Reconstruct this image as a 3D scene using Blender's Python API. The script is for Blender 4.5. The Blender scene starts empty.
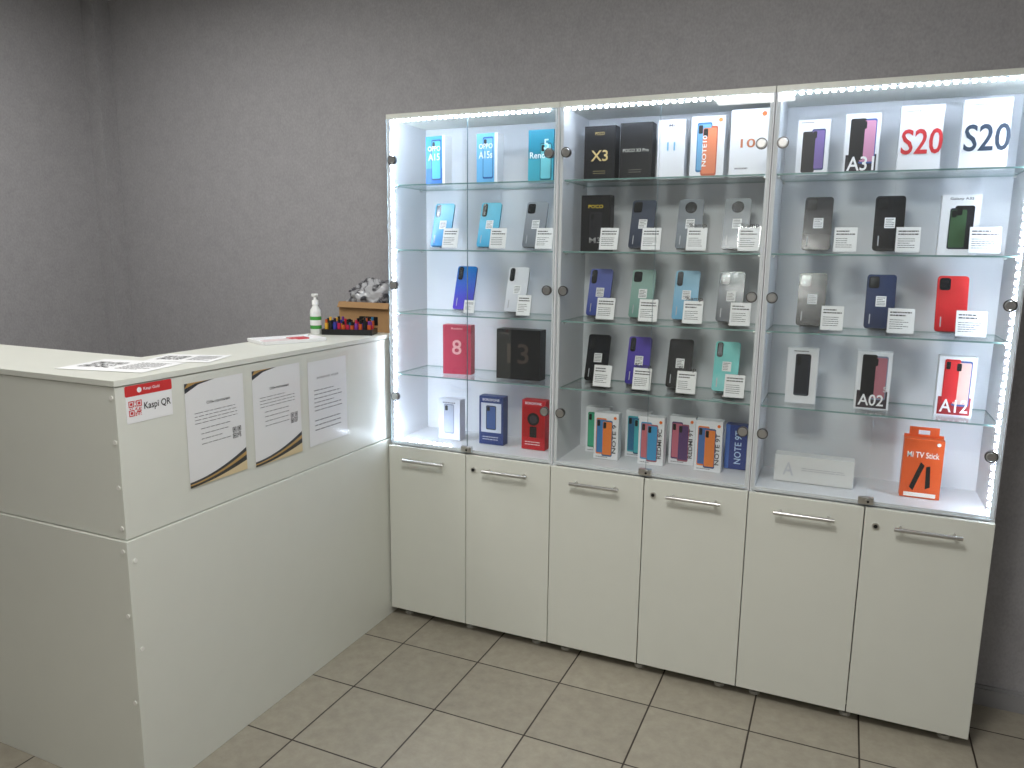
import bpy, math, random
from mathutils import Matrix, Vector
random.seed(7)
scene=bpy.context.scene
scene.view_settings.view_transform='Standard'
COL=scene.collection
# ------------------------------------------------------------ materials
MATS={}
def lin(c):
    c=c/255.0
    return c/12.92 if c<=0.04045 else ((c+0.055)/1.055)**2.4
def rgb(r,g,b): return (lin(r),lin(g),lin(b),1)
def new_mat(name):
    m=bpy.data.materials.new(name); m.use_nodes=True
    nt=m.node_tree; b=nt.nodes['Principled BSDF']
    return m,nt,b
def pm(name,col,rough=.5,metal=0,var=.04,scale=30,bump=0,emis=0,coat=0):
    if name in MATS: return MATS[name]
    m,nt,b=new_mat(name)
    tc=nt.nodes.new('ShaderNodeTexCoord'); n=nt.nodes.new('ShaderNodeTexNoise'); n.inputs['Scale'].default_value=scale
    nt.links.new(tc.outputs['Object'],n.inputs['Vector'])
    mx=nt.nodes.new('ShaderNodeMix'); mx.data_type='RGBA'
    nt.links.new(n.outputs['Fac'],mx.inputs[0])
    mx.inputs[6].default_value=tuple(c*(1-var) for c in col[:3])+(1,)
    mx.inputs[7].default_value=tuple(min(1,c*(1+var)) for c in col[:3])+(1,)
    nt.links.new(mx.outputs[2],b.inputs['Base Color'])
    b.inputs['Roughness'].default_value=rough; b.inputs['Metallic'].default_value=metal
    b.inputs['Coat Weight'].default_value=coat
    if bump:
        bp=nt.nodes.new('ShaderNodeBump'); bp.inputs['Strength'].default_value=bump; bp.inputs['Distance'].default_value=.002
        nt.links.new(n.outputs['Fac'],bp.inputs['Height']); nt.links.new(bp.outputs[0],b.inputs['Normal'])
    if emis:
        b.inputs['Emission Color'].default_value=col; b.inputs['Emission Strength'].default_value=emis
    MATS[name]=m; return m
def cm(c,rough=.4):
    """flat printed colour from 8-bit rgb"""
    return pm('print_%d_%d_%d'%c,rgb(*c),rough,0,.02,40)
def gradmat(c1,c2,rough=.22):
    k='backglass_%s_%s'%(c1,c2)
    if k in MATS: return MATS[k]
    m,nt,b=new_mat(k)
    tc=nt.nodes.new('ShaderNodeTexCoord'); sp=nt.nodes.new('ShaderNodeSeparateXYZ'); cr=nt.nodes.new('ShaderNodeValToRGB')
    nt.links.new(tc.outputs['Generated'],sp.inputs[0]); nt.links.new(sp.outputs['Z'],cr.inputs[0])
    cr.color_ramp.elements[0].color=rgb(*c1); cr.color_ramp.elements[1].color=rgb(*c2)
    cr.color_ramp.elements[0].position=.1; cr.color_ramp.elements[1].position=.95
    nt.links.new(cr.outputs[0],b.inputs['Base Color']); b.inputs['Roughness'].default_value=rough
    b.inputs['Coat Weight'].default_value=.1; b.inputs['Specular IOR Level'].default_value=.35; MATS[k]=m; return m
def clear(name,tint,gloss,rough=.03,graze=.6):
    if name in MATS: return MATS[name]
    m,nt,b=new_mat(name); nt.nodes.remove(b)
    out=nt.nodes['Material Output']; tr=nt.nodes.new('ShaderNodeBsdfTransparent'); gl=nt.nodes.new('ShaderNodeBsdfGlossy')
    tr.inputs[0].default_value=tint; gl.inputs['Roughness'].default_value=rough; gl.inputs[0].default_value=(1,1,1,1)
    lw=nt.nodes.new('ShaderNodeLayerWeight'); lw.inputs[0].default_value=.5
    pw=nt.nodes.new('ShaderNodeMath'); pw.operation='POWER'; pw.inputs[1].default_value=5
    nt.links.new(lw.outputs['Facing'],pw.inputs[0])
    mp=nt.nodes.new('ShaderNodeMapRange'); mp.inputs[3].default_value=gloss; mp.inputs[4].default_value=graze
    nt.links.new(pw.outputs[0],mp.inputs[0])
    mx=nt.nodes.new('ShaderNodeMixShader'); nt.links.new(mp.outputs[0],mx.inputs[0])
    nt.links.new(tr.outputs[0],mx.inputs[1]); nt.links.new(gl.outputs[0],mx.inputs[2]); nt.links.new(mx.outputs[0],out.inputs[0])
    MATS[name]=m; return m
WHITE=pm('white_laminate',rgb(221,223,214),.34,0,.02,12)
WHITE_IN=pm('white_laminate_interior',rgb(222,224,228),.45,0,.015,12)
CHROME=pm('chrome',rgb(205,204,202),.28,1,.03,20)
DCHROME=pm('hinge_metal',rgb(120,118,116),.28,1,.05,20)
BLACKP=pm('black_plastic',rgb(20,20,22),.35,0,.1,30)
GLASS=clear('door_glass',(.985,.995,.99,1),.035,.015)
SHELF=clear('shelf_glass',(.965,.99,.985,1),.05,.03)
ACR=clear('acrylic',(.98,.985,.99,1),.05,.05)
SLEEVE=clear('plastic_sleeve',(.99,.99,.99,1),.05,.15,.3)
GEDGE=pm('glass_edge',rgb(128,160,156),.2,0,.1,30)
PAPER=pm('paper',rgb(240,241,242),.6,0,.015,20)
LED=pm('led_diode',(.74,.84,1,1),.4,emis=84)
STRIP=pm('led_tape',rgb(170,176,188),.5)

# ------------------------------------------------------------ mesh builder
_txt={}
def text_mesh(s):
    if s in _txt: return _txt[s]
    cu=bpy.data.curves.new('txt','FONT'); cu.body=s; cu.size=1; cu.offset=.012; cu.resolution_u=3
    ob=bpy.data.objects.new('txt',cu); COL.objects.link(ob)
    bpy.context.view_layer.update()
    me=bpy.data.meshes.new_from_object(ob.evaluated_get(bpy.context.evaluated_depsgraph_get()))
    vs=[tuple(v.co) for v in me.vertices]; fs=[tuple(p.vertices) for p in me.polygons]
    bpy.data.objects.remove(ob); bpy.data.curves.remove(cu); bpy.data.meshes.remove(me)
    if not vs: vs=[(0,0,0)]; fs=[]
    x0=min(v[0] for v in vs);x1=max(v[0] for v in vs);y0=min(v[1] for v in vs);y1=max(v[1] for v in vs)
    vs=[((v[0]-x0)/max(1e-6,x1-x0)-.5,(v[1]-y0)/max(1e-6,y1-y0)-.5) for v in vs]
    _txt[s]=(vs,fs); return _txt[s]
class MB:
    def __init__(s): s.v=[];s.f=[];s.m=[];s.sm=[];s.mats=[]
    def mi(s,m):
        if m not in s.mats: s.mats.append(m)
        return s.mats.index(m)
    def add(s,vs,fs,m,M=None,smooth=False):
        o=len(s.v)
        for v in vs:
            v=Vector(v)
            if M is not None: v=M@v
            s.v.append(tuple(v))
        k=s.mi(m)
        for f in fs: s.f.append(tuple(i+o for i in f)); s.m.append(k); s.sm.append(smooth)
    def box(s,x0,x1,y0,y1,z0,z1,m,M=None,medge=None):
        vs=[(x0,y0,z0),(x1,y0,z0),(x1,y1,z0),(x0,y1,z0),(x0,y0,z1),(x1,y0,z1),(x1,y1,z1),(x0,y1,z1)]
        F=[(0,3,2,1),(4,5,6,7),(0,1,5,4),(1,2,6,5),(2,3,7,6),(3,0,4,7)]
        if medge is None: s.add(vs,F,m,M)
        else: # medge: (axis, mat) faces NOT perpendicular to axis get mat
            ax,me=medge
            big={2:[0,1],1:[2,4],0:[3,5]}[ax]
            s.add(vs,[F[i] for i in big],m,M); s.add(vs,[F[i] for i in range(6) if i not in big],me,M)
    def rr(s,cx,cz,w,h,r,y0,y1,m,M=None,n=5,medge=None):
        pts=[]
        for qx,qz,a0 in ((1,1,0),(-1,1,90),(-1,-1,180),(1,-1,270)):
            for i in range(n+1):
                a=math.radians(a0+90*i/n)
                pts.append((cx+qx*(w/2-r)+r*math.cos(a),cz+qz*(h/2-r)+r*math.sin(a)))
        N=len(pts); vs=[(x,y0,z) for x,z in pts]+[(x,y1,z) for x,z in pts]
        s.add(vs,[tuple(range(N)),tuple(range(2*N-1,N-1,-1))],m,M)
        s.add(vs,[(i,i+N,(i+1)%N+N,(i+1)%N) for i in range(N)],medge or m,M)
    def cyl(s,c,r,h,ax,m,M=None,n=24,r2=None):
        r2=r if r2 is None else r2
        vs=[]
        for k,(t,rad) in enumerate(((0,r),(h,r2))):
            for i in range(n):
                a=2*math.pi*i/n; p,q=rad*math.cos(a),rad*math.sin(a)
                v={0:(t,p,q),1:(p,t,q),2:(p,q,t)}[ax]
                vs.append((c[0]+v[0],c[1]+v[1],c[2]+v[2]))
        s.add(vs,[tuple(range(n)),tuple(range(2*n-1,n-1,-1))],m,M)
        s.add(vs,[(i,(i+1)%n,(i+1)%n+n,i+n) for i in range(n)],m,M,True)
    def lathe(s,c,prof,m,M=None,n=28):
        vs=[];fs=[]
        for r,z in prof:
            for i in range(n):
                a=2*math.pi*i/n; vs.append((c[0]+r*math.cos(a),c[1]+r*math.sin(a),c[2]+z))
        for k in range(len(prof)-1):
            for i in range(n): fs.append((k*n+i,k*n+(i+1)%n,(k+1)*n+(i+1)%n,(k+1)*n+i))
        fs.append(tuple(range(n))); fs.append(tuple((len(prof)-1)*n+i for i in range(n)))
        s.add(vs,fs,m,M,True)
    def text(s,t,cx,cz,w,h,y,m,M=None,rot=0):
        vs,fs=text_mesh(t); c,sn=math.cos(rot),math.sin(rot)
        s.add([(cx+(x*w)*c-(z*h)*sn,y,cz+(x*w)*sn+(z*h)*c) for x,z in vs],fs,m,M)
    def quad(s,pts,y,m,M=None): # pts in xz
        s.add([(x,y,z) for x,z in pts],[tuple(range(len(pts)))],m,M)
    def lines(s,x0,x1,z1,z0,n,y,m,M=None,th=.35):
        dz=(z1-z0)/n
        for i in range(n):
            z=z1-dz*(i+.5); x=x0
            end=x1-(x1-x0)*random.choice([0,0,.05,.3])
            while x<end:
                w=random.uniform(.06,.2)*(x1-x0); w=min(w,end-x)
                s.quad([(x,z-dz*th/2),(x+w,z-dz*th/2),(x+w,z+dz*th/2),(x,z+dz*th/2)],y,m,M); x+=w+.025*(x1-x0)
    def qr(s,cx,cz,w,y,m,M=None,n=17):
        c=w/n; x0=cx-w/2; z0=cz-w/2
        for i in range(n):
            for j in range(n):
                on=random.random()<.48
                for a,b in ((3,n-4),(3,3),(n-4,n-4)):
                    d=max(abs(i-a),abs(j-b))
                    if d<=4: on = d in (0,1,3)
                if on: s.quad([(x0+i*c,z0+j*c),(x0+i*c+c,z0+j*c),(x0+i*c+c,z0+j*c+c),(x0+i*c,z0+j*c+c)],y,m,M)
    def obj(s,name,loc=(0,0,0),rot=(0,0,0),bevel=0,parent=None):
        me=bpy.data.meshes.new(name); me.from_pydata(s.v,[],s.f)
        for m in s.mats: me.materials.append(m)
        me.polygons.foreach_set('material_index',s.m); me.polygons.foreach_set('use_smooth',s.sm)
        me.update()
        ob=bpy.data.objects.new(name,me); ob.location=loc; ob.rotation_euler=rot; COL.objects.link(ob)
        if parent: ob.parent=parent
        if bevel:
            b=ob.modifiers.new('bevel','BEVEL'); b.width=bevel; b.segments=2; b.limit_method='ANGLE'
        return ob
def empty(name,loc=(0,0,0)):
    e=bpy.data.objects.new(name,None); e.location=loc; COL.objects.link(e); return e

# ------------------------------------------------------------ room
def wall_material():
    m,nt,b=new_mat('grey_wallpaper')
    tc=nt.nodes.new('ShaderNodeTexCoord')
    n1=nt.nodes.new('ShaderNodeTexNoise'); n1.inputs['Scale'].default_value=14; n1.inputs['Detail'].default_value=8; n1.inputs['Roughness'].default_value=.75
    mp=nt.nodes.new('ShaderNodeMapping'); mp.inputs['Scale'].default_value=(90,90,60)
    n2=nt.nodes.new('ShaderNodeTexNoise'); n2.inputs['Scale'].default_value=1.6; n2.inputs['Detail'].default_value=3
    nt.links.new(tc.outputs['Object'],n1.inputs['Vector']); nt.links.new(tc.outputs['Object'],mp.inputs[0]); nt.links.new(mp.outputs[0],n2.inputs['Vector'])
    ad=nt.nodes.new('ShaderNodeMath'); ad.operation='ADD'; nt.links.new(n1.outputs['Fac'],ad.inputs[0]); nt.links.new(n2.outputs['Fac'],ad.inputs[1])
    cr=nt.nodes.new('ShaderNodeValToRGB'); cr.color_ramp.elements[0].position=.35; cr.color_ramp.elements[1].position=.7
    hf=nt.nodes.new('ShaderNodeMath'); hf.operation='MULTIPLY'; hf.inputs[1].default_value=.5; nt.links.new(ad.outputs[0],hf.inputs[0])
    nt.links.new(hf.outputs[0],cr.inputs[0])
    cr.color_ramp.elements[0].color=rgb(154,153,156); cr.color_ramp.elements[1].color=rgb(176,175,178)
    nt.links.new(cr.outputs[0],b.inputs['Base Color']); b.inputs['Roughness'].default_value=.6
    bp=nt.nodes.new('ShaderNodeBump'); bp.inputs['Strength'].default_value=.25; bp.inputs['Distance'].default_value=.002
    nt.links.new(hf.outputs[0],bp.inputs['Height']); nt.links.new(bp.outputs[0],b.inputs['Normal'])
    return m
def floor_material():
    m,nt,b=new_mat('ceramic_floor_tiles')
    tc=nt.nodes.new('ShaderNodeTexCoord'); mp=nt.nodes.new('ShaderNodeMapping'); mp.inputs['Location'].default_value=(-.1723+.324*20,.2044+.324*20,0)
    nt.links.new(tc.outputs['Object'],mp.inputs[0])
    br=nt.nodes.new('ShaderNodeTexBrick'); br.offset=0; br.squash=1
    br.inputs['Scale'].default_value=1; br.inputs['Brick Width'].default_value=.324; br.inputs['Row Height'].default_value=.324
    br.inputs['Mortar Size'].default_value=.0030; br.inputs['Mortar Smooth'].default_value=.2
    br.inputs['Color1'].default_value=rgb(166,160,146); br.inputs['Color2'].default_value=rgb(157,151,138); br.inputs['Mortar'].default_value=rgb(56,47,40)
    nt.links.new(mp.outputs[0],br.inputs['Vector'])
    n=nt.nodes.new('ShaderNodeTexNoise'); n.inputs['Scale'].default_value=22; n.inputs['Detail'].default_value=8; n.inputs['Roughness'].default_value=.7
    nt.links.new(tc.outputs['Object'],n.inputs['Vector'])
    cr=nt.nodes.new('ShaderNodeValToRGB'); cr.color_ramp.elements[0].position=.3;cr.color_ramp.elements[1].position=.7
    cr.color_ramp.elements[0].color=(.80,.79,.77,1); cr.color_ramp.elements[1].color=(1.05,1.05,1.03,1)
    nt.links.new(n.outputs['Fac'],cr.inputs[0])
    mx=nt.nodes.new('ShaderNodeMix'); mx.data_type='RGBA'; mx.blend_type='MULTIPLY'; mx.inputs[0].default_value=1
    nt.links.new(br.outputs['Color'],mx.inputs[6]); nt.links.new(cr.outputs[0],mx.inputs[7]); nt.links.new(mx.outputs[2],b.inputs['Base Color'])
    b.inputs['Roughness'].default_value=.42
    bp=nt.nodes.new('ShaderNodeBump'); bp.invert=True; bp.inputs['Strength'].default_value=.5; bp.inputs['Distance'].default_value=.003
    nt.links.new(br.outputs['Fac'],bp.inputs['Height']); nt.links.new(bp.outputs[0],b.inputs['Normal'])
    return m
WALLM=wall_material(); FLOORM=floor_material(); CEILM=pm('ceiling_paint',rgb(225,224,220),.8)
XL,XR,YF,YB,H=-1.86,3.4,-4.2,.29,2.70
def shell(name,b,m):
    q=MB(); q.box(*b,m); return q.obj(name)
shell('floor',(XL-.1,XR+.1,YF-.1,YB+.1,-.1,0),FLOORM)
shell('ceiling',(XL-.1,XR+.1,YF-.1,YB+.1,H,H+.1),CEILM)
shell('wall_back',(XL-.1,XR+.1,YB,YB+.1,0,H),WALLM)
shell('wall_left',(XL-.1,XL,YF,YB,0,H),WALLM)
shell('wall_right',(XR,XR+.1,YF,YB,0,H),WALLM)
shell('wall_front',(XL-.1,XR+.1,YF-.1,YF,0,H),pm('front_wall_paint',rgb(170,170,168),.8))
shell('wall_column',(XL,-1.78,.20,YB,0,H),WALLM)
BB=pm('baseboard_grey',rgb(150,150,152),.5)
q=MB(); q.box(2.11,XR,YB-.014,YB,0,.06,BB); q.box(2.11,XR,YB-.009,YB,.06,.07,BB); q.obj('baseboard_back')
q=MB(); q.box(XL,XL+.014,YF,.2,0,.07,BB); q.obj('baseboard_left')
q=MB(); q.box(XR-.014,XR,YF,YB-.014,0,.07,BB); q.obj('baseboard_right')

# ------------------------------------------------------------ cabinets
W=.70; ZD=.7394; ZT=2.013; D=.275; T=.016
SH=[.7535,1.025,1.268,1.513,1.757]
for k in range(3):
    X=k*W
    root=empty('display_cabinet',(X,0,0))
    c=MB()
    e=.0008
    c.box(e,T,0,D,.05,ZT,WHITE_IN); c.box(W-T,W-e,0,D,.05,ZT,WHITE_IN)           # sides
    c.box(e,W-e,-.001,D,ZT-.018,ZT+.001,WHITE)                                 # top
    c.box(T,W-T,0,D,ZD-.003,ZD+.013,WHITE_IN)                               # display floor
    c.box(T,W-T,0,D-.006,.05,.066,WHITE)                               # bottom
    c.box(T,W-T,D-.006,D,.05,ZT-.018,WHITE_IN)                              # back
    c.box(T,W-T,.004,D-.006,.38,.396,WHITE_IN)                              # inner shelf
    c.obj('carcass',bevel=.0012,parent=root)
    d=MB()
    for j in (0,1):
        a=.0015+j*W/2; b=a+W/2-.003
        d.box(a,b,-.019,-.002,.035,ZD-.004,WHITE)
    d.obj('base_doors',bevel=.0015,parent=root)
    h=MB()
    for j in (0,1):
        cx=W/4+j*W/2; z=.687
        for sx in (-1,1):
            h.cyl((cx+sx*.072,-.046,z),.005,.027,1,CHROME,n=16)
        h.cyl((cx-.091,-.049,z),.0064,.182,0,CHROME,n=24)
    h.cyl((W/2+.034,-.024,.680),.010,.005,1,CHROME,n=24); h.cyl((W/2+.034,-.0255,.680),.006,.002,1,BLACKP,n=16)
    h.obj('handles',parent=root)
    f=MB()
    for fx in (.06,W/2,W-.06):
        for fy in (.03,D-.04):
            f.cyl((fx,fy,0),.018,.012,2,pm('foot_plastic',rgb(180,178,170),.5),n=20); f.cyl((fx,fy,.012),.012,.038,2,BLACKP,n=16)
    f.obj('feet',parent=root)
    s=MB()
    for z in SH[1:]:
        s.box(T+.001,W-T-.001,.014,D-.010,z-.005,z,SHELF,medge=(2,GEDGE))
        for sx in (T+.001,W-T-.009):
            for sy in (.04,D-.05): s.cyl((sx,sy,z-.0095),.004,.008,0,CHROME,n=12)
    s.obj('glass_shelves',parent=root)
    g=MB()
    for j in (0,1):
        a=T*.4 if j==0 else W/2+.001; b=W/2-.001 if j==0 else W-T*.4
        g.box(a,b,-.008,-.004,ZD+.006,ZT-.02,GLASS,medge=(1,pm('pane_edge',rgb(150,170,176),.25,0,.05)))
    g.obj('glass_doors',parent=root)
    hh=MB()
    for sx,zs in ((.030,(1.845,1.375,.935)),(W-.032,(1.845,1.375,.935))):
        for z in zs:
            hh.cyl((sx,-.014,z),.0175,.006,1,DCHROME,n=28); hh.cyl((sx,-.017,z),.012,.003,1,CHROME,n=24,r2=.0145)
            hh.cyl((sx,-.004,z),.0165,.004,1,DCHROME,n=28)
    hh.box(W/2-.022,W/2+.022,-.018,-.002,ZD+.006,ZD+.028,CHROME); hh.cyl((W/2+.006,-.026,ZD+.017),.009,.009,1,CHROME,n=20)
    hh.cyl((W/2+.006,-.0275,ZD+.017),.004,.002,1,BLACKP,n=12)
    hh.obj('hinges_and_lock',bevel=.0008,parent=root)
    # LED tape with individual diodes (they are the light source of the case)
    l=MB(); pit=.0225
    zt=ZT-.019
    l.box(T,W-T,.002,.013,zt-.0015,zt,STRIP)
    n=int((W-2*T)/pit)
    for i in range(n):
        x=T+.011+i*pit; l.box(x-.005,x+.005,.004,.009,zt-.0085,zt-.0015,LED)
    vs=[]
    if k==0: vs.append(T)
    if k==2: vs.append(W-T)
    for x in vs:
        sg=1 if x<.3 else -1
        xa,xb=sorted((x,x+sg*.0015)); l.box(xa,xb,.002,.013,ZD+.015,zt-.002,STRIP)
        m_=int((zt-ZD-.04)/pit)
        for i in range(m_):
            z=ZD+.024+i*pit
            xa,xb=sorted((x+sg*.0015,x+sg*.0095)); l.box(xa,xb,.004,.009,z-.0055,z+.0055,LED)
    if k==0:
        for i in range(11):
            x=T+.02+i*pit; l.box(x-.005,x+.005,.012,.017,ZD+.0135,ZD+.019,LED)
    l.obj('led_strip',parent=root)

# ------------------------------------------------------------ counter
c=MB()
def prism(pts,z0,z1):
    n=len(pts); vs=[(x,y,z0) for x,y in pts]+[(x,y,z1) for x,y in pts]
    c.add(vs,[tuple(range(n-1,-1,-1)),tuple(range(n,2*n))]+[(i,(i+1)%n,(i+1)%n+n,i+n) for i in range(n)],WHITE)
def Lshape(o,z0,z1):
    prism([(-1.45,-1.230-o),(-.011+o,-1.230-o),(-.011+o,YB-.004),(-.300-o,YB-.004),(-.300-o,-.905+o),(-1.45,-.905+o)],z0,z1)
Lshape(.006,0,.757); Lshape(0,.760,1.162); Lshape(.004,1.164,1.180)
c.box(-.95,-.309,-.895,-.35,.735,.756,WHITE)
c.box(-.95,-.932,-.88,-.36,0,.735,WHITE)
cap=pm('cam_cap',rgb(236,236,230),.4)
for z in (1.135,1.02,.90,.79): c.cyl((-.024,-1.2325,z),.006,.003,1,cap,n=16)
for z in (.73,.55,.30,.08): c.cyl((-.020,-1.2385,z),.006,.003,1,cap,n=16)
for z in (.70,.45): c.cyl((-.0055,-1.215,z),.006,.003,0,cap,n=16)
c.obj('reception_counter',bevel=.0012)

# ------------------------------------------------------------ papers on counter
INK=cm((60,60,64)); BLK=cm((18,18,20)); GOLD=cm((190,150,80)); NAVY=cm((30,36,50)); GREY=cm((120,120,124))
def paper(yc,z0,w,h,kind):
    p=MB()
    p.box(-w/2,w/2,-.0006,0,0,h,PAPER)
    if kind<2:
        n=14
        def sw(a0,a1,b0,b1,m,y,e=1.8):
            pts=[(-w/2+w*i/n, a0+(a1-a0)*(i/n)**e) for i in range(n+1)]
            low=[(-w/2+w*i/n, b0+(b1-b0)*(i/n)**e) for i in range(n+1)]
            p.quad(pts+low[::-1],y,m)
        sw(.016,.070,.0,.0,NAVY,-.0009); sw(.010,.058,.0,.0,GOLD,-.0011); sw(.006,.046,.0,.0,BLK,-.0013)
        sw(.0,.030,.0,.0,cm((225,205,160)),-.0015)
        p.quad([(-w/2,h),(-w/2+.11,h),(-w/2+.05,h-.008),(-w/2,h-.028)],-.0009,NAVY); p.quad([(-w/2+.012,h),(-w/2+.09,h),(-w/2+.04,h-.004),(-w/2,h-.014)],-.0011,GOLD)
        p.text('Объявление',.01,h-.065,.09,.009,-.001,INK)
        p.lines(-w/2+.03,w/2-.03,h-.085,h-.125,4,-.001,INK,th=.16); p.lines(-w/2+.05,w/2-.06,h-.13,h-.19,4,-.001,INK,th=.12)
        p.qr(w/2-.035,.125,.034,-.0012,INK)
    else:
        p.text('ВНИМАНИЕ АКЦИЯ',0,h-.06,.12,.009,-.001,GREY)
        p.lines(-w/2+.03,w/2-.03,h-.095,h-.18,6,-.001,GREY,th=.2); p.lines(-w/2+.03,w/2-.04,h-.20,h-.25,3,-.001,GREY,th=.2)
    s=MB()
    nx,nz=8,10; vs=[];fs=[]
    for j in range(nz+1):
        for i in range(nx+1):
            vs.append((-w/2-.008+(w+.016)*i/nx,-.0032-.0018*random.random(),-.006+(h+.022)*j/nz))
    for j in range(nz):
        for i in range(nx): a=j*(nx+1)+i; fs.append((a,a+1,a+nx+2,a+nx+1))
    s.add(vs,fs,SLEEVE,None,True)
    X=-.0095 if z0>.76 else -.004
    o=p.obj('notice_paper',(X,yc,z0),(0,0,math.radians(90)))
    s.obj('plastic_sleeve',parent=o)
paper(-.905,.838,.222,.300,0); paper(-.645,.832,.222,.305,1); paper(-.385,.835,.215,.295,2)
# payment sticker
p=MB(); RED=cm((205,45,45))
p.box(-.072,.072,-.0006,0,0,.098,PAPER); p.rr(0,.084,.146,.028,.004,-.0011,-.0004,RED)
p.text('Kaspi Gold',.008,.084,.05,.010,-.0014,PAPER); p.cyl((-.03,-.0014,.084),.007,.0004,1,PAPER,n=16)
p.qr(-.045,.038,.040,-.0012,RED,n=17); p.text('Kaspi QR',.024,.037,.085,.024,-.0012,BLK)
p.obj('payment_sticker',(-.0105,-1.13,1.062),(0,0,math.radians(90)))
def flat_sheet(x,y,z,w,h,rz,content):
    p=MB(); p.box(-w/2,w/2,-.0008,0,0,h,PAPER)
    if content==0:
        p.qr(-w*.22,h*.5,min(w,h)*.5,-.0011,INK); p.lines(w*.06,w*.42,h*.85,h*.2,8,-.0011,INK,th=.4)
    elif content==1:
        p.lines(-w*.4,w*.4,h*.9,h*.1,12,-.0011,GREY,th=.3)
    p.obj('information_sheet',(x,y,z),(math.radians(-90),0,rz))
flat_sheet(-.18,-1.145,1.1812,.27,.19,math.radians(12),0)
flat_sheet(-.13,-.93,1.1812,.20,.15,math.radians(20),0)

# ------------------------------------------------------------ goods on counter
b=MB(); BW=pm('bottle_white',rgb(238,240,240),.3); GRN=cm((70,160,70))
b.lathe((0,0,0),[(.018,0),(.0215,.003),(.0215,.085),(.020,.095),(.012,.108),(.0105,.112),(.0105,.118)],BW)
b.lathe((0,0,0),[(.0217,.022),(.0219,.0225),(.0219,.070),(.0217,.0705)],GRN)
b.lathe((0,0,0),[(.0221,.036),(.0222,.0365),(.0222,.056),(.0221,.0565)],PAPER)
b.lathe((0,0,0),[(.0125,.116),(.0125,.132),(.009,.135),(.0055,.136),(.0055,.150)],BW)
b.rr(.002,.153,.026,.012,.004,-.007,.007,BW); b.cyl((-.016,0,.155),.003,.010,0,BW,n=12)
b.obj('spray_bottle',(-.255,-.13,1.1805),(0,0,math.radians(160)))
t=MB()
t.rr(0,0,.24,.15,.02,0,.004,PAPER); 
for (cx,cz,w,h) in ((0,.073,.236,.006),(0,-.073,.236,.006),(-.118,0,.006,.12),(.118,0,.006,.12)): t.rr(cx,cz,w,h,.0028,.003,.012,PAPER)
t.rr(-.03,.01,.12,.08,.006,.004,.007,cm((228,210,212))); t.rr(.05,-.02,.07,.05,.004,.004,.0085,cm((205,70,80)))
t.obj('coin_tray',(-.195,-.37,1.1806),(math.radians(90),0,math.radians(65)))
t=MB(); t.box(-.10,.10,-.045,.045,0,.004,BLACKP)
for a in ((-.10,.10,-.045,-.042),(-.10,.10,.042,.045),(-.10,-.097,-.042,.042),(.097,.10,-.042,.042)): t.box(*a,.004,.022,BLACKP)
cols=[(200,40,50),(60,60,160),(230,180,60),(30,30,34),(120,60,150),(200,90,40),(40,120,170),(24,24,28),(190,30,70)]
for i in range(11):
    for j in range(3):
        x=-.085+i*.017; y=-.028+j*.027; c1=cm(random.choice(cols)); hgt=random.uniform(.028,.052)
        t.cyl((x,y,.004),.0072,hgt,2,c1,n=14); t.cyl((x,y,.004+hgt),.005,.014,2,BLACKP if random.random()<.6 else cm(random.choice(cols)),n=12)
t.obj('polish_bottle_tray',(-.145,-.060,1.1806),(0,0,math.radians(20)))
# cardboard box with bag
CB=pm('cardboard',rgb(168,132,90),.8,0,.08,60,.2)
t=MB(); w,d,h=.25,.17,.118
t.box(-w/2,w/2,-d/2,d/2,0,.003,CB); t.box(-w/2,w/2,-d/2,-d/2+.003,.003,h,CB); t.box(-w/2,w/2,d/2-.003,d/2,.003,h,CB)
t.box(-w/2,-w/2+.003,-d/2+.003,d/2-.003,.003,h,CB); t.box(w/2-.003,w/2,-d/2+.003,d/2-.003,.003,h,CB)
M=Matrix.Translation((0,-d/2,h))@Matrix.Rotation(math.radians(150),4,'X'); t.box(-w/2+.002,w/2-.002,0,.003,0,.026,CB,M)
t.rr(.02,.045,.09,.035,.002,-d/2-.0008,-d/2,BLACKP); t.text('BOX',.02,.045,.05,.016,-d/2-.0012,CB)
box=t.obj('cardboard_box',(-.148,.130,1.1806))
import bmesh
from mathutils import noise
bm=bmesh.new(); bmesh.ops.create_icosphere(bm,subdivisions=5,radius=1)
for v in bm.verts:
    n=v.co.normalized(); k=1+.25*noise.noise(n*2.3)+.2*abs(noise.noise(n*5.1))+.09*abs(noise.noise(n*12))
    v.co=Vector((n.x*.118*k,n.y*.078*k,n.z*.070*k))
me=bpy.data.meshes.new('plastic_bag'); bm.to_mesh(me); bm.free()
m,nt,bb=new_mat('bag_plastic'); tc=nt.nodes.new('ShaderNodeTexCoord'); nn=nt.nodes.new('ShaderNodeTexNoise'); nn.inputs['Scale'].default_value=14; nn.inputs['Distortion'].default_value=1.5
cr=nt.nodes.new('ShaderNodeValToRGB'); cr.color_ramp.elements[0].position=.38; cr.color_ramp.elements[1].position=.52
cr.color_ramp.elements[0].color=rgb(64,64,70); cr.color_ramp.elements[1].color=rgb(186,188,192)
nt.links.new(tc.outputs['Object'],nn.inputs['Vector']); nt.links.new(nn.outputs['Fac'],cr.inputs[0]); nt.links.new(cr.outputs[0],bb.inputs['Base Color']); bb.inputs['Roughness'].default_value=.2
me.materials.append(m)
for f in me.polygons: f.use_smooth=True
o=bpy.data.objects.new('plastic_bag',me); COL.objects.link(o); o.parent=box; o.location=(.006,0,.134)

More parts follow.
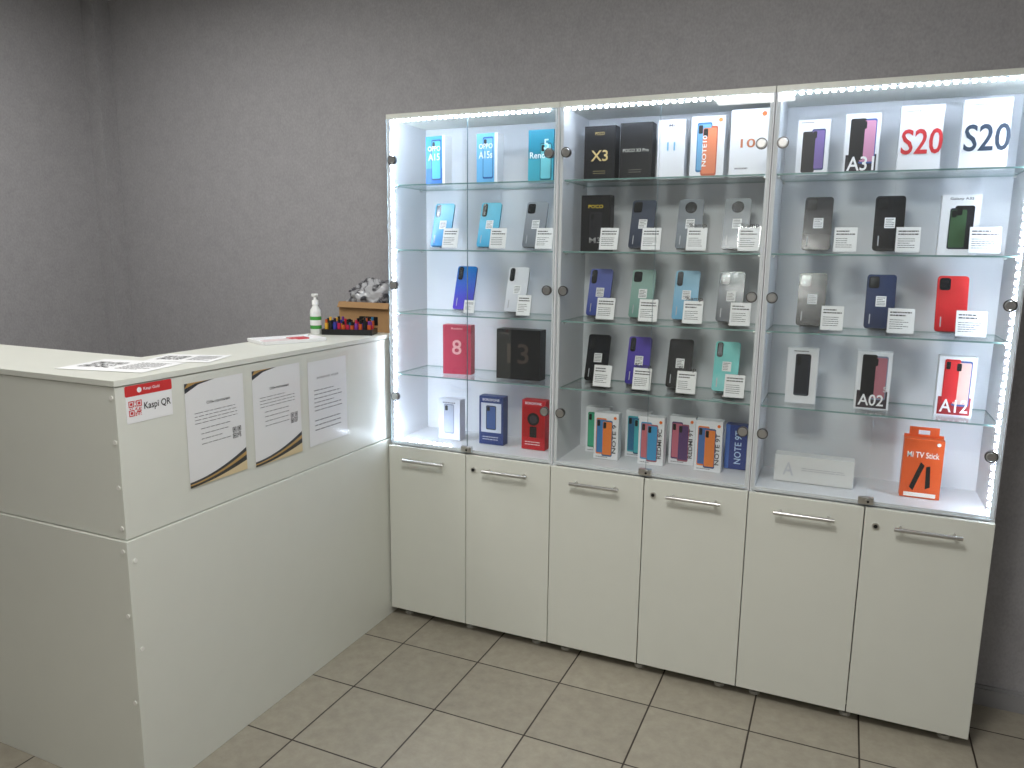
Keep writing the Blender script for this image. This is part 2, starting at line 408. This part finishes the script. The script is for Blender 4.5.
# ------------------------------------------------------------ merchandise
def carton(x,row,w,h,base,art,d=.045,y=.125,yaw=0,name='phone_box',side=None,z=None):
    p=MB(); bm_=cm(base)
    p.box(-w/2,w/2,-d/2,d/2,0,h,bm_)
    if side: p.quad([(-w/2,0),(w/2,0),(w/2,h),(-w/2,h)],-d/2-.0002,cm(side))
    yy=-d/2-.0006
    for a in art:
        if a[0]=='r': _,x0,z0,x1,z1,cc=a; X=lambda u:-w/2+u*w; p.quad([(X(x0),z0*h),(X(x1),z0*h),(X(x1),z1*h),(X(x0),z1*h)],yy,cm(cc))
        elif a[0]=='g': # polygon
            p.quad([(-w/2+u*w,v*h) for u,v in a[1]],yy,cm(a[2]))
        elif a[0]=='p':
            _,cx,cz,pw,ph,body,scr=a
            cx=-w/2+cx*w; cz*=h; pw*=w; ph*=h
            p.rr(cx,cz,pw,ph,pw*.13,yy-.0003,yy,cm(body)); 
            if scr: p.rr(cx,cz,pw*.88,ph*.92,pw*.1,yy-.0006,yy-.0003,cm(scr))
            p.rr(cx-pw*.26,cz+ph*.36,pw*.28,ph*.17,pw*.08,yy-.0009,yy-.0006,cm((12,12,14)))
        elif a[0]=='t':
            _,s_,cx,cz,tw,th,cc=a[:7]; rot=a[7] if len(a)>7 else 0
            p.text(s_,-w/2+cx*w,cz*h,tw*w,th*h,yy-.0012,cm(cc),rot=rot)
        elif a[0]=='v': # vertical text: tw along height, th along width
            _,s_,cx,cz,tw,th,cc=a
            p.text(s_,-w/2+cx*w,cz*h,tw*h,th*w,yy-.0012,cm(cc),rot=math.pi/2)
        elif a[0]=='l':
            _,x0,z0,x1,z1,n,cc=a; p.lines(-w/2+x0*w,-w/2+x1*w,z1*h,z0*h,n,yy-.0002,cm(cc))
        elif a[0]=='c':
            _,cx,cz,r,cc=a; p.cyl((-w/2+cx*w,yy-.0008,cz*h),r*w,.0008,1,cm(cc),n=24)
        yy-=.00012
    return p.obj(name,(x,y,(SH[row] if z is None else z)+.0006),(0,0,yaw))
def phone(x,row,c1,c2,y=.135,yaw=0,cam='sq',label=True,lean=17):
    M=Matrix.Translation((0,0,.012))@Matrix.Rotation(math.radians(-lean),4,'X')
    p=MB(); w,h,t=.085,.176,.0085; back=gradmat(c1,c2)
    p.rr(0,h/2,w,h,.010,-t/2,t/2,back,M); p.rr(0,h/2,w+.0006,h+.0006,.0103,-t*.22,t*.22,cm(tuple(int(v*.6) for v in c1)),M)
    lens=cm((8,8,10),.1); ring=pm('lens_ring',rgb(140,142,148),.25,1)
    if cam=='sq':
        p.rr(-w*.25,h*.85,.030,.038,.007,-t/2-.0015,-t/2,cm((22,24,30),.15),M)
        for dx,dz in ((-.006,.009),(.006,.009),(-.006,-.006)):
            cc=(-w*.25+dx,-t/2-.0022,h*.85+dz); p.cyl(cc,.0045,.001,1,ring,M,n=16); p.cyl((cc[0],cc[1]-.0004,cc[2]),.0035,.0005,1,lens,M,n=16)
    elif cam=='v':
        p.rr(-w*.30,h*.83,.020,.052,.008,-t/2-.0015,-t/2,cm((24,26,32),.15),M)
        for dz in (.016,.002,-.012):
            cc=(-w*.30,-t/2-.0022,h*.83+dz); p.cyl(cc,.0052,.001,1,ring,M,n=16); p.cyl((cc[0],cc[1]-.0004,cc[2]),.0042,.0005,1,lens,M,n=16)
    else:
        p.rr(0,h*.83,.040,.040,.019,-t/2-.0015,-t/2,cm((16,18,22),.15),M)
        for dx,dz in ((-.008,.008),(.008,.008),(-.008,-.008),(.008,-.008)):
            cc=(dx,-t/2-.0022,h*.83+dz); p.cyl(cc,.0052,.001,1,ring,M,n=16); p.cyl((cc[0],cc[1]-.0004,cc[2]),.0042,.0005,1,lens,M,n=16)
    p.quad([(-w*.34,h*.08),(-w*.30,h*.08),(-w*.30,h*.26),(-w*.34,h*.26)],-t/2-.0003,cm((170,172,178)),M)
    if label:
        p.rr(.002,h*.50,.030,.034,.001,-t/2-.0006,-t/2,PAPER,M); p.lines(-.010,.014,h*.50+.014,h*.50-.014,5,-t/2-.0008,INK,M,th=.35)
    o=p.obj('smartphone',(x,y,SH[row]+.0006),(0,0,yaw))
    s=MB()
    s.box(-.03,.03,-.030,.060,0,.003,ACR)
    s.box(-.03,.03,-.030,-.027,.003,.018,ACR)
    s.box(-.03,.03,-.027,.010,.008,.011,ACR)
    s.box(-.022,.022,.0065,.0095,.012,.10,ACR,Matrix.Rotation(math.radians(-lean),4,'X'))
    s.obj('stand',parent=o)
    return o
def card(x,row,y=.065,topper=False,w=.066,h=.078,yaw=0):
    M=Matrix.Translation((0,0,.006))@Matrix.Rotation(math.radians(-14),4,'X')
    p=MB(); p.box(-w/2,w/2,-.0006,.0006,0,h,PAPER,M)
    p.lines(-w/2+.006,w/2-.006,h-.008,h*.66,2,-.0009,BLK,M,th=.42); p.lines(-w/2+.006,w/2-.014,h*.58,.012,5,-.0009,INK,M,th=.27)
    p.box(-w/2-.002,w/2+.002,-.012,.030,0,.002,ACR); p.box(-w/2-.002,w/2+.002,-.012,-.010,.002,.010,ACR)
    p.box(-w/2-.002,w/2+.002,.001,.0025,0,h+.003,ACR,M)
    if topper:
        p.text('%amp',0,h+.006,w*.9,.018,-.0014,BLK,M)
    p.obj('price_card',(x,y,SH[row]+.0006),(0,0,yaw))
W_=(236,238,242); BK=(24,24,27)
# --- cabinet 1
carton(.158,4,.090,.184,W_,[('r',0,0,.86,1,(60,150,215)),('r',0,.0,.86,.35,(40,110,190)),('p',.55,.52,.5,.82,(20,60,120),(90,190,235)),('t','OPPO',.45,.75,.66,.10,(245,250,255)),('t','A15',.44,.58,.60,.14,(245,250,255))],yaw=-.12)
carton(.378,4,.090,.184,W_,[('r',0,0,.86,1,(110,180,225)),('p',.55,.52,.5,.82,(30,80,150),(110,180,225)),('t','OPPO',.45,.75,.66,.10,(245,250,255)),('t','A15s',.44,.58,.66,.14,(245,250,255))],yaw=-.1)
carton(.592,4,.098,.186,(40,135,160),[('r',0,0,1,.45,(70,170,190)),('p',.7,.4,.45,.7,(20,90,110),(120,205,215)),('t','Reno',.38,.52,.62,.12,(240,250,252)),('t','5',.72,.72,.2,.2,(200,235,240))])
phone(.155,3,(40,130,190),(110,195,225),cam='v'); phone(.360,3,(70,165,205),(120,205,230),cam='v'); phone(.552,3,(120,125,132),(165,170,178),cam='sq')
card(.235,3);card(.437,3);card(.622,3)
phone(.255,2,(90,70,190),(20,110,180),cam='v',label=False); phone(.480,2,(215,218,226),(240,240,244),cam='v')
card(.318,2,w=.045,h=.05);card(.545,2,w=.055)
carton(.245,1,.118,.196,(205,50,75),[('r',0,0,1,1,(200,60,90)),('t','8',.5,.55,.34,.30,(250,190,195)),('t','Redmi',.5,.93,.4,.04,(250,200,200))],yaw=.12)
carton(.515,1,.180,.192,BK,[('t','13',.5,.52,.5,.40,(76,66,60)),('r',.08,.9,.3,.93,(70,62,58))],d=.06)
carton(.212,0,.098,.165,(205,208,220),[('p',.5,.52,.46,.74,(130,136,155),(165,172,190)),('l',.2,.88,.8,.96,1,(120,120,130))],name='charger_box')
carton(.400,0,.104,.194,(24,52,120),[('r',.08,.25,.92,.86,(205,212,228)),('p',.5,.56,.42,.5,(30,40,60),(60,90,150)),('t','BOROFONE',.5,.93,.7,.05,(240,240,250)),('l',.15,.08,.8,.18,2,(200,205,220))],name='power_bank_box')
carton(.580,0,.096,.194,(190,30,40),[('r',.05,.25,.95,.88,(170,20,28)),('c',.5,.62,.26,(20,20,22)),('c',.5,.62,.17,(60,60,66)),('p',.5,.36,.3,.22,(16,16,18),None),('t','BOROFONE',.5,.94,.7,.05,(240,240,250)),('l',.15,.08,.8,.18,2,(240,220,220))],name='charger_box')
# --- cabinet 2
carton(.815,4,.112,.186,BK,[('t','X3',.5,.46,.55,.20,(215,190,130)),('t','POCO',.5,.86,.3,.06,(190,170,110)),('l',.3,.12,.7,.2,2,(140,130,90))],d=.055)
carton(.944,4,.112,.190,BK,[('t','POCO X3 Pro',.5,.52,.8,.06,(190,190,180)),('l',.3,.12,.7,.2,2,(110,110,100))],d=.055)
carton(1.064,4,.092,.194,W_,[('t','11',.5,.55,.30,.14,(120,185,220)),('t','Mi',.5,.9,.2,.05,(120,120,130))])
carton(1.184,4,.110,.198,W_,[('p',.40,.50,.44,.80,(60,120,170),(110,170,210)),('p',.56,.44,.46,.80,(190,90,60),(225,130,90)),('v','NOTE10',.42,.44,.50,.13,(255,255,255)),('c',.86,.93,.06,(240,120,40))])
carton(1.318,4,.122,.212,W_,[('t','10',.46,.50,.38,.13,(200,120,80)),('t','s',.74,.47,.07,.05,(200,120,80)),('c',.84,.92,.06,(240,120,40)),('l',.15,.1,.5,.16,1,(150,150,155))])
carton(.806,3,.108,.196,BK,[('t','POCO',.5,.8,.5,.06,(230,200,60)),('p',.5,.42,.4,.55,(50,50,56),(38,38,44)),('t','M3',.5,.2,.4,.1,(180,180,180))])
phone(.962,3,(60,66,82),(92,100,118),cam='sq'); phone(1.128,3,(115,122,130),(150,156,165),cam='c'); phone(1.285,3,(118,124,132),(160,166,172),cam='c')
for i,x in enumerate((.866,1.016,1.170,1.338)): card(x,3,topper=(i>=2))
phone(.812,2,(70,85,160),(120,130,200),cam='v'); phone(.972,2,(120,160,150),(170,200,192),cam='sq'); phone(1.128,2,(110,170,205),(160,205,230),cam='v'); phone(1.280,2,(60,68,78),(90,100,110),cam='sq')
for i,x in enumerate((.862,1.016,1.170,1.326)): card(x,2,topper=(i==2))
phone(.812,1,(12,14,20),(26,30,40),cam='v'); phone(.968,1,(60,50,150),(110,90,200),cam='v'); phone(1.118,1,(8,8,12),(18,20,26),cam='sq'); phone(1.280,1,(60,180,180),(130,220,215),cam='v')
for i,x in enumerate((.858,1.004,1.160,1.322)): card(x,1,topper=(i==2 or i==1))
def redmi(x,y,c1,c2,txt,h=.176,yaw=0,w=.092):
    return carton(x,0,w,h,W_,[('p',.30,.5,.42,.78,c1,c2),('p',.55,.46,.42,.78,tuple(int(v*.8) for v in c2),c1),('v',txt,.84,.46,.62,.16,(70,70,76)),('c',.86,.91,.06,(240,120,40)),('l',.1,.03,.6,.07,1,(130,130,135))],y=y,yaw=yaw)
redmi(.815,.195,(40,150,110),(70,180,140),'REDMI 9',yaw=.05); redmi(.874,.115,(235,130,60),(60,130,190),'NOTE 9',.174)
redmi(.972,.195,(70,180,190),(40,110,150),'REDMI 9A'); redmi(1.042,.115,(60,150,200),(200,110,120),'REDMI 9C')
redmi(1.142,.170,(90,60,110),(200,110,130),'REDMI 9T'); redmi(1.244,.120,(230,130,60),(70,110,170),'NOTE 9T',.182)
carton(1.328,0,.074,.160,(50,70,140),[('v','NOTE 9T',.6,.5,.75,.32,(200,225,255)),('r',.0,.0,.2,1,(80,120,200))],y=.195)
# --- cabinet 3
carton(1.510,4,.094,.168,W_,[('p',.66,.46,.42,.74,(60,70,110),(120,100,160)),('p',.38,.42,.42,.74,(30,30,34),(22,22,26)),('l',.1,.93,.5,.97,1,(120,120,120))])
carton(1.650,4,.098,.178,W_,[('p',.66,.54,.46,.74,(60,90,160),(200,140,170)),('p',.36,.56,.44,.72,(24,24,28),(16,16,20)),('g',[(.06,.02),(.94,.02),(.94,.32),(.06,.32)],(46,40,48)),('t','A31',.5,.17,.78,.24,(245,245,245))])
carton(1.808,4,.114,.192,W_,[('t','S20',.54,.46,.96,.38,(200,50,55)),('t','Galaxy',.3,.92,.35,.04,(120,120,120))])
carton(1.974,4,.120,.200,W_,[('t','S20',.54,.46,.96,.38,(52,66,84)),('t','Galaxy',.3,.92,.35,.04,(120,120,120))])
phone(1.540,3,(18,18,22),(40,42,50),cam='sq'); phone(1.748,3,(16,16,20),(34,36,42),cam='sq')
carton(1.934,3,.102,.176,W_,[('p',.6,.46,.50,.72,(20,20,24),(30,30,36)),('p',.46,.44,.46,.68,(40,44,60),(60,90,60)),('g',[(.30,.2),(.62,.3),(.52,.5)],(210,200,80)),('t','Galaxy A32',.5,.93,.6,.05,(60,60,66))])
card(1.627,3);card(1.800,3);card(2.000,3,w=.080)
phone(1.540,2,(24,25,28),(46,49,54),cam='sq'); phone(1.744,2,(30,42,74),(52,66,104),cam='sq'); phone(1.943,2,(190,36,40),(220,60,60),cam='sq',label=False)
card(1.608,2);card(1.803,2,w=.074);card(1.990,2,w=.080)
carton(1.530,1,.094,.182,W_,[('p',.52,.52,.50,.76,(30,32,38),(44,48,58)),('p',.5,.5,.44,.7,(80,86,96),(38,40,48)),('l',.2,.93,.7,.97,1,(100,100,104))])
carton(1.743,1,.100,.184,W_,[('p',.66,.55,.46,.76,(130,140,160),(175,110,120)),('p',.36,.58,.42,.74,(24,24,28),(18,18,22)),('g',[(.06,.02),(.94,.02),(.94,.32),(.06,.32)],(60,50,56)),('t','A02',.48,.16,.74,.2,(245,245,245)),('t','s',.86,.36,.1,.1,(200,200,200))])
carton(1.972,1,.100,.184,W_,[('p',.66,.55,.46,.76,(60,90,150),(230,190,180)),('p',.36,.58,.42,.74,(190,30,36),(210,46,50)),('g',[(.06,.02),(.94,.02),(.94,.32),(.06,.32)],(160,36,42)),('t','A12',.5,.17,.76,.22,(248,248,248))])
carton(1.590,0,.246,.090,(226,226,224),[('t','A',.18,.5,.14,.5,(205,206,210)),('l',.35,.45,.9,.6,2,(196,196,198)),('r',.0,.0,1,.02,(200,200,200))],d=.06,y=.13,name='tablet_box')
o=carton(1.905,0,.112,.190,(222,92,40),[('t','Mi TV Stick',.5,.74,.8,.10,(255,250,245)),('g',[(.22,.18),(.32,.12),(.56,.56),(.46,.62)],(20,20,22)),('g',[(.62,.16),(.74,.2),(.70,.56),(.60,.54)],(20,20,22)),('r',.1,.02,.9,.09,(245,240,235)),('c',.86,.93,.05,(255,255,255))],d=.04,y=.115,name='streaming_stick_box')
p=MB(); OR=cm((222,92,40)); p.box(-.056,.056,.0185,.0195,.190,.198,OR); p.box(-.042,-.016,.0185,.0195,.198,.212,OR); p.box(.016,.042,.0185,.0195,.198,.212,OR); p.box(-.042,.042,.0185,.0195,.212,.222,OR); p.obj('hang_tab',parent=o)

# ------------------------------------------------------------ room lights
LP=pm('light_diffuser',(1,.98,.95,1),.5,emis=6)
def ceiling_light(x,y,w,l,pw):
    p=MB(); p.box(-w/2,w/2,-l/2,l/2,-.03,0,pm('fixture_white',rgb(230,230,230),.5)); p.box(-w/2+.02,w/2-.02,-l/2+.02,l/2-.02,-.034,-.03,LP)
    o=p.obj('ceiling_light',(x,y,H))
    L=bpy.data.lights.new('lamp','AREA'); L.shape='RECTANGLE'; L.size=w-.04; L.size_y=l-.04; L.energy=pw; L.color=(1,.98,.945)
    lo=bpy.data.objects.new('lamp',L); lo.location=(0,0,-.045); COL.objects.link(lo); lo.parent=o
ceiling_light(1.2,-1.7,.6,.6,30)
ceiling_light(-.8,-.95,.6,.6,12.5)
ceiling_light(.9,-3.5,.6,.6,12)
wd=bpy.data.worlds.new('World'); scene.world=wd; wd.use_nodes=True
wd.node_tree.nodes['Background'].inputs[0].default_value=(.5,.5,.52,1); wd.node_tree.nodes['Background'].inputs[1].default_value=.15

# ------------------------------------------------------------ camera
yaw,pt,ro,fpx=.4142,.1734,-.0115,751.73
f=Vector((-math.sin(yaw)*math.cos(pt),math.cos(yaw)*math.cos(pt),-math.sin(pt)))
r=Vector((math.cos(yaw),math.sin(yaw),0)); d=f.cross(r)
r2=r*math.cos(ro)+d*math.sin(ro); d2=-r*math.sin(ro)+d*math.cos(ro)
cam=bpy.data.cameras.new('camera'); co=bpy.data.objects.new('camera',cam); COL.objects.link(co)
M=Matrix(((r2.x,-d2.x,-f.x,1.6415),(r2.y,-d2.y,-f.y,-2.5205),(r2.z,-d2.z,-f.z,1.5069),(0,0,0,1)))
co.matrix_world=M; cam.sensor_width=36; cam.lens=fpx/1024*36; cam.clip_start=.02
scene.camera=co
